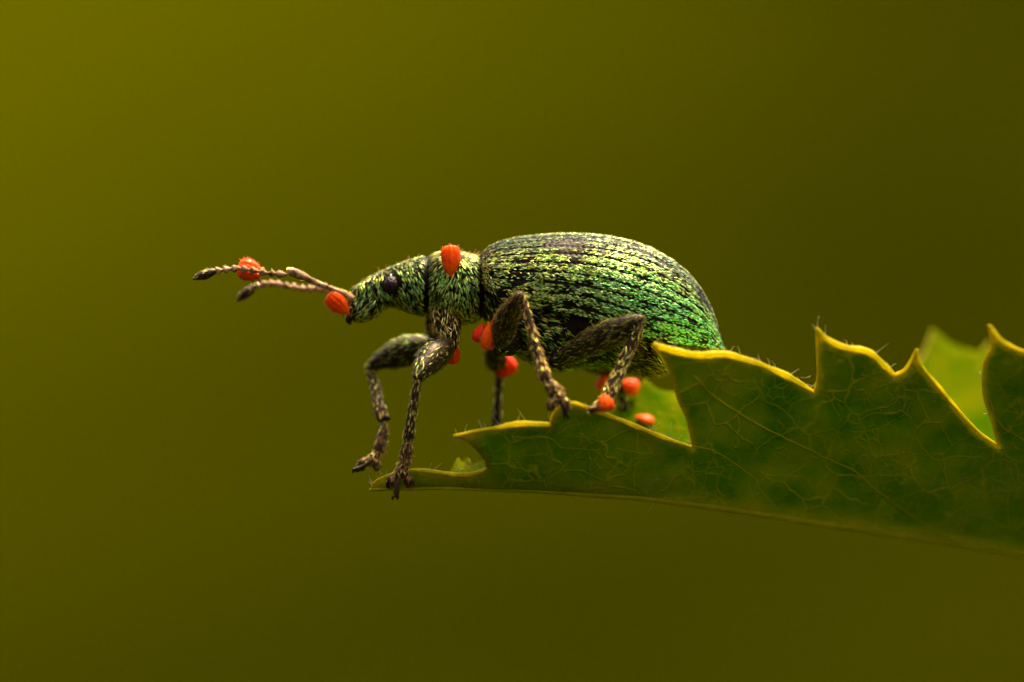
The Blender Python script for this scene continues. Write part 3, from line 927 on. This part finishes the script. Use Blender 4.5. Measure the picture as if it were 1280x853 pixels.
brush(g, [(512, 572, -1.6), (510, 566, -1.6), (492, 605, -1.56), (508, 606, -1.56), (509, 585, -1.6)], 46)
flush_scales(g)
# far front leg
g = empty('leg', P(550, 400, .4), weevil)
seg('coxa', g, [(548, 392, .25), (546, 408, .42), (547, 424, .52), (546, 432, .6)], [.24, .22, .15, .11], M['cuticle'], .9, 220, .8, L=.12, W=.036)
seg('femur', g, [(547, 430, .6), (528, 434, .72), (508, 439, .85), (488, 446, .96), (472, 453, 1.0), (464, 459, 1.0)], [.13, .22, .29, .24, .15, .11], M['femur'], 1, 90, .2, 18)
seg('tibia', g, [(463, 458, 1.0), (466, 475, .9), (472, 500, .6), (477, 520, .35), (479, 526, .3)], [0.078, 0.091, 0.104, 0.117, 0.087], M['leg'], .8, 150, .9)
seg('spur', g, [(480, 522, .28), (486, 523, .24)], [.06, .045], M['leg'], 1, 0)
seg('tarsus_segment', g, [(480, 528, .28), (478, 543, .2), (474, 562, .1)], [.05, .10, .115], M['tarsus'], .8, 60, .9)
seg('tarsus_segment', g, [(474, 562, .1), (468, 571, .04), (463, 578, 0)], [.055, .10, .11], M['tarsus'], .8, 40, .9)
lobes(g, (461, 580), 13, 10, -.03)
seg('claw_segment', g, [(464, 576, -.04), (454, 583, -.1), (446, 587, -.14)], [.04, .05, .06], M['leg'], 1, 0)
for s in (-1, 1):
    seg('claw', g, [(446, 587, -.14), (442, 588 + s, -.14 + s * .04), (441, 591 + s, -.12 + s * .05)], [.035, .03, .008], M['club'], 1, 0, sg=8)
brush(g, [(481, 560, .1), (480, 566, .1), (482, 552, .12), (473, 580, 0), (466, 584, -.02)], 50, .07)
flush_scales(g)
# near middle leg
g = empty('leg', P(632, 430, -.9), weevil)
seg('coxa', g, [(640, 428, -.85), (634, 432, -1.05), (629, 434, -1.2)], [.24, .22, .14], M['cuticle'], 1, 60, .5)
seg('femur', g, [(629, 436, -1.15), (628, 420, -1.35), (632, 402, -1.62), (641, 385, -1.9), (651, 371, -2.1)], [.10, .19, .225, .17, .105], M['leg'], 1, 150, .75, 18, L=.09, W=.03)
seg('tibia', g, [(652, 370, -2.1), (658, 392, -2.2), (666, 420, -2.3), (674, 450, -2.45), (681, 472, -2.55), (683, 477, -2.55)], [0.074, 0.074, 0.087, 0.104, 0.126, 0.087], M['leg'], .8, 230, .95)
seg('tarsus_segment', g, [(684, 476, -2.55), (689, 483, -2.6), (695, 492, -2.62)], [.07, .125, .14], M['tarsus'], .8, 60, .95)
seg('tarsus_segment', g, [(694, 489, -2.62), (698, 495, -2.64), (700, 500, -2.66)], [.06, .12, .13], M['tarsus'], .8, 40, .95)
lobes(g, (698, 504), 13, 12, -2.68, 0)
seg('claw_segment', g, [(700, 498, -2.7), (705, 508, -2.74), (707, 517, -2.72)], [.04, .045, .06], M['leg'], 1, 0)
for s in (-1, 1):
    seg('claw', g, [(707, 517, -2.72), (708 + s * 2.5, 521, -2.72), (707 + s * 2, 525, -2.66)], [.035, .028, .008], M['club'], 1, 0, sg=8)
brush(g, [(690, 509, -2.68), (706, 508, -2.68), (693, 500, -2.66)], 30)
flush_scales(g)
# far middle leg
g = empty('leg', P(628, 430, .9), weevil)
seg('coxa', g, [(640, 428, .85), (630, 432, 1.05), (622, 438, 1.2)], [.24, .2, .14], M['cuticle'], 1, 30, .5)
seg('femur', g, [(622, 434, 1.1), (619, 440, 1.4), (621, 452, 1.7), (624, 464, 1.9)], [.11, .2, .22, .11], M['femur'], 1, 60, .4, 16)
seg('tibia', g, [(624, 462, 1.9), (623, 490, 1.85), (621, 520, 1.75), (621, 540, 1.7)], [0.070, 0.074, 0.083, 0.096], M['cuticle'], 1, 40, .4)
seg('tarsus_segment', g, [(621, 538, 1.7), (617, 556, 1.6), (612, 572, 1.4)], [.06, .10, .11], M['tarsus'], .8, 20, .9)
flush_scales(g)
# near hind leg
g = empty('leg', P(700, 450, -1.1), weevil)
seg('coxa', g, [(706, 446, -1.0), (698, 450, -1.2), (692, 453, -1.3)], [.24, .2, .12], M['cuticle'], 1, 60, .4)
seg('femur', g, [(692, 453, -1.25), (710, 444, -1.4), (735, 430, -1.55), (760, 419, -1.7), (782, 409, -1.82), (799, 402, -1.9)], [.09, .16, .25, .275, .22, .14], M['femur'], .75, 150, .35, 20, L=.12, W=.030)
seg('tibia', g, [(798, 399, -1.9), (796, 415, -1.92), (785, 440, -1.98), (773, 466, -2.15), (763, 488, -2.3), (758, 499, -2.38)], [0.104, 0.104, 0.104, 0.113, 0.131, 0.100], M['leg'], .75, 300, .8, L=.11)
seg('tarsus_segment', g, [(758, 498, -2.38), (754, 504, -2.42), (748, 509, -2.46)], [.07, .11, .10], M['tarsus'], .8, 30, .8)
seg('tarsus_segment', g, [(749, 508, -2.46), (744, 511, -2.5), (739, 512, -2.52)], [.05, .08, .08], M['tarsus'], .8, 20, .8)
flush_scales(g)
# far hind leg
g = empty('leg', P(715, 450, 1.0), weevil)
seg('femur', g, [(706, 446, .95), (725, 444, 1.3), (748, 450, 1.6), (764, 462, 1.85), (770, 470, 1.9)], [.14, .24, .28, .18, .11], M['femur'], 1, 60, .3, 16)
seg('tibia', g, [(769, 466, 1.9), (775, 486, 1.95), (779, 506, 1.95), (782, 520, 1.9)], [0.078, 0.083, 0.087, 0.096], M['cuticle'], 1, 50, .5)
seg('tarsus_segment', g, [(782, 518, 1.9), (786, 524, 1.85), (789, 530, 1.8)], [.07, .11, .11], M['tarsus'], .8, 20, .9)
flush_scales(g)

# ------------------------------------------------------------------ antennae
def antenna(base, scape, beads, club, rad):
    g = empty('antenna', P(*base), weevil)
    seg('scape', g, scape, [.066, .046, .048, .062, .086, .06], M['antenna'], 1, 130, .9, 12, L=.08, W=.02)
    for k, (x, y, d, lx) in enumerate(beads):
        nx = beads[k + 1] if k + 1 < len(beads) else club[0]
        dx, dy = nx[0] - x, nx[1] - y
        l = math.hypot(dx, dy); dx, dy = dx / l, dy / l
        seg('funicle_segment', g, [(x - dx * lx, y - dy * lx, d), (x - dx * lx * .3, y - dy * lx * .3, d), (x + dx * lx * .5, y + dy * lx * .5, d), (x + dx * lx, y + dy * lx, d)],
            [rad * .34, rad * .74, rad * 1.08, rad * .55], M['antenna'], 1, 10, .9, 10, 4, L=.06, W=.018)
    seg('club', g, club, [.05, .085, .095, .075, .025], M['club'], 1, 60, .9, 12, L=.06, W=.016)
    flush_scales(g, False)
antenna((437, 372, -.35), [(440, 373, -.34), (425, 365, -.42), (405, 357.5, -.5), (385, 349, -.58), (369, 341.5, -.64), (362, 339, -.66)],
        [(352, 343, -.66, 6.5), (341, 342, -.66, 4), (329, 341, -.66, 5), (317.5, 338.5, -.67, 5), (306, 337, -.67, 5), (294.5, 336, -.68, 5), (284, 337, -.68, 4.5), (274, 338.5, -.68, 4.5)],
        [(269, 339.5, -.68), (263, 341, -.68), (256, 343.5, -.68), (249, 346, -.68), (242, 349, -.68)], .072)
antenna((440, 370, .3), [(441, 371, .3), (430, 368, .4), (418, 364, .5), (408, 361.5, .58), (400, 360, .62), (396, 361, .64)],
        [(389, 361, .66, 5.5), (379, 361, .68, 4), (369, 359.5, .70, 4.5), (359, 357.5, .72, 4.5), (349, 355.5, .74, 4.5), (340, 354.5, .76, 4), (331, 355, .78, 4), (324, 356.5, .8, 3.5)],
        [(320, 358.5, .8), (314, 362, .82), (307, 367, .84), (301, 371.5, .86), (296, 376, .88)], .072)

# ------------------------------------------------------------------ red mites
def mite(label, c, tip, normal, ln, wd, th=.75, mat='mite', nb=70):
    """c centre (px,py,y); tip: direction of the pointed head end in the picture plane (x, up) plus depth; sizes in mm"""
    C = P(*c)
    a = np.array((tip[0], tip[2] if len(tip) > 2 else 0, tip[1]), float); a /= np.linalg.norm(a)
    n = np.array(normal, float); n -= a * n.dot(a); n /= np.linalg.norm(n)
    b = np.cross(a, n)
    root = empty('red_mite', C - n * wd * .4)
    tag(root, label, 'mite', 'red mites on the weevil and its leaf')
    R_, Sg = 36, 40
    V, F, top = [], [], []
    for i in range(R_ + 1):
        t = -1 + 2 * i / R_
        r = max(0, (1 - t)) ** .78 * max(0, (1 + t)) ** .40 * .95
        ser = 1 + .035 * math.sin(i * 2.3) * (1 if 2 < i < R_ - 3 else 0)
        for j in range(Sg):
            f = 2 * math.pi * j / Sg
            ca, sa = math.cos(f), math.sin(f)       # ca along normal, sa across
            q = 1.0
            if ca > 0:
                q += -.17 * math.exp(-((sa - .28) / .12) ** 2) - .17 * math.exp(-((sa + .28) / .12) ** 2) - .07 * math.exp(-((abs(sa) - .68) / .10) ** 2)   # two furrows along the back
                q += .015 * math.sin(t * 17 + sa * 3) * (1 - abs(sa))
            V.append(C + a * t * ln / 2 + (n * ca * th * q + b * sa * ser) * r * wd / 2)
    for i in range(R_):
        for j in range(Sg):
            F.append((i * Sg + j, i * Sg + (j + 1) % Sg, (i + 1) * Sg + (j + 1) % Sg, (i + 1) * Sg + j))
    V = np.array(V); F = outward(V, F)
    V = V + (vnoise(V, 8, 9)[:, None] - .5) * .03 * wd
    mesh_obj('body', V, F, M[mat], root)
    p, nr = sample(V, F, nb * 4)
    s_ = np.abs((p - C) @ b); keep = ((p - C) @ n > -.1 * wd) & ((s_ > wd * .3) | (s_ < wd * .05))
    p, nr = p[keep][:nb], nr[keep][:nb]
    d = nr - a * .5; d /= np.linalg.norm(d, axis=1)[:, None]
    hairs('bristles', p, d, .035 + .03 * wd, .006, M['bristle'], root, .2, seg=3)
    for s in (-1, 1):
        for k in range(3):
            o = C + a * ln * (.30 - .16 * k) - n * wd * th * .22 + b * s * wd * (.12 + .05 * k)
            kn = o + b * s * wd * .16 + a * ln * (.08 - .08 * k) + n * .02
            ft = kn + b * s * wd * .06 - n * wd * .18 + a * ln * (.06 - .05 * k)
            V2, F2 = tube_data([o, kn, ft], [.024 * wd / .35, .02 * wd / .35, .012 * wd / .35], 7, 1, (0.1, -.9, .3), 4)
            mesh_obj('leg', V2, F2, M['mite_leg'], root)
    # small head at the pointed end
    V2, F2 = tube_data([C + a * ln * .42, C + a * ln * .5, C + a * ln * .535], [.10 * wd, .07 * wd, .03 * wd], 8, 1, tuple(n), 3)
    mesh_obj('head', V2, F2, M['mite_leg' if False else mat], root)

mite('bright orange red mite clinging to the middle of the near antenna', (313.5, 338.5, -.42), (.95, -.25), (-.1, -1, .35), .54, .44, .8)
mite('orange red mite on the tip of the snout under the antenna', (423, 380.5, -.42), (.72, -.66, .1), (-.3, -1, .2), .56, .36)
mite('orange red mite standing head down on the neck shield behind the head', (563.5, 326.5, -.68), (.04, -1, -.20), (0, -1, .35), .64, .38, .55, 'mite', 150)
mite('small red mite tucked behind the near front thigh', (566.5, 441, -.66), (.15, 1, 0), (.4, -1, 0), .46, .28, .8, 'mite_dark')
mite('short red mite in front of the middle leg base, ahead of a longer one', (600, 416, -.78), (.35, 1, .2), (-.6, -1, 0), .40, .27, .9, 'mite_dark')
mite('long ridged red mite pressed against the near middle thigh', (612, 419, -1.0), (.22, 1, .1), (-.2, -1, .1), .60, .31, .8, 'mite', 110)
mite('dark red blurred mite on the thigh of the far middle leg', (630, 455, 1.75), (-.4, 1, 0), (.2, -1, -.1), .52, .46, .85, 'mite_dark')
mite('small blurred red mite on the far hind thigh, behind the near hind shin', (755, 477, 1.75), (.2, 1, 0), (0, -1, .2), .38, .28, .9, 'mite')
mite('blurred orange red mite at the far hind knee behind the belly', (786, 483, 2.0), (-1, .25, 0), (0, -1, .3), .42, .32, .9)
mite('small orange mite at the ankle of the near hind leg', (757, 504, -2.54), (-.2, 1, .1), (.1, -1, .3), .34, .31, .7)
mite('orange red mite lying on the leaf in the notch behind the hind foot', (806, 524, 1.6), (-1, .3, 0), (0, -.6, 1), .38, .22, .7)
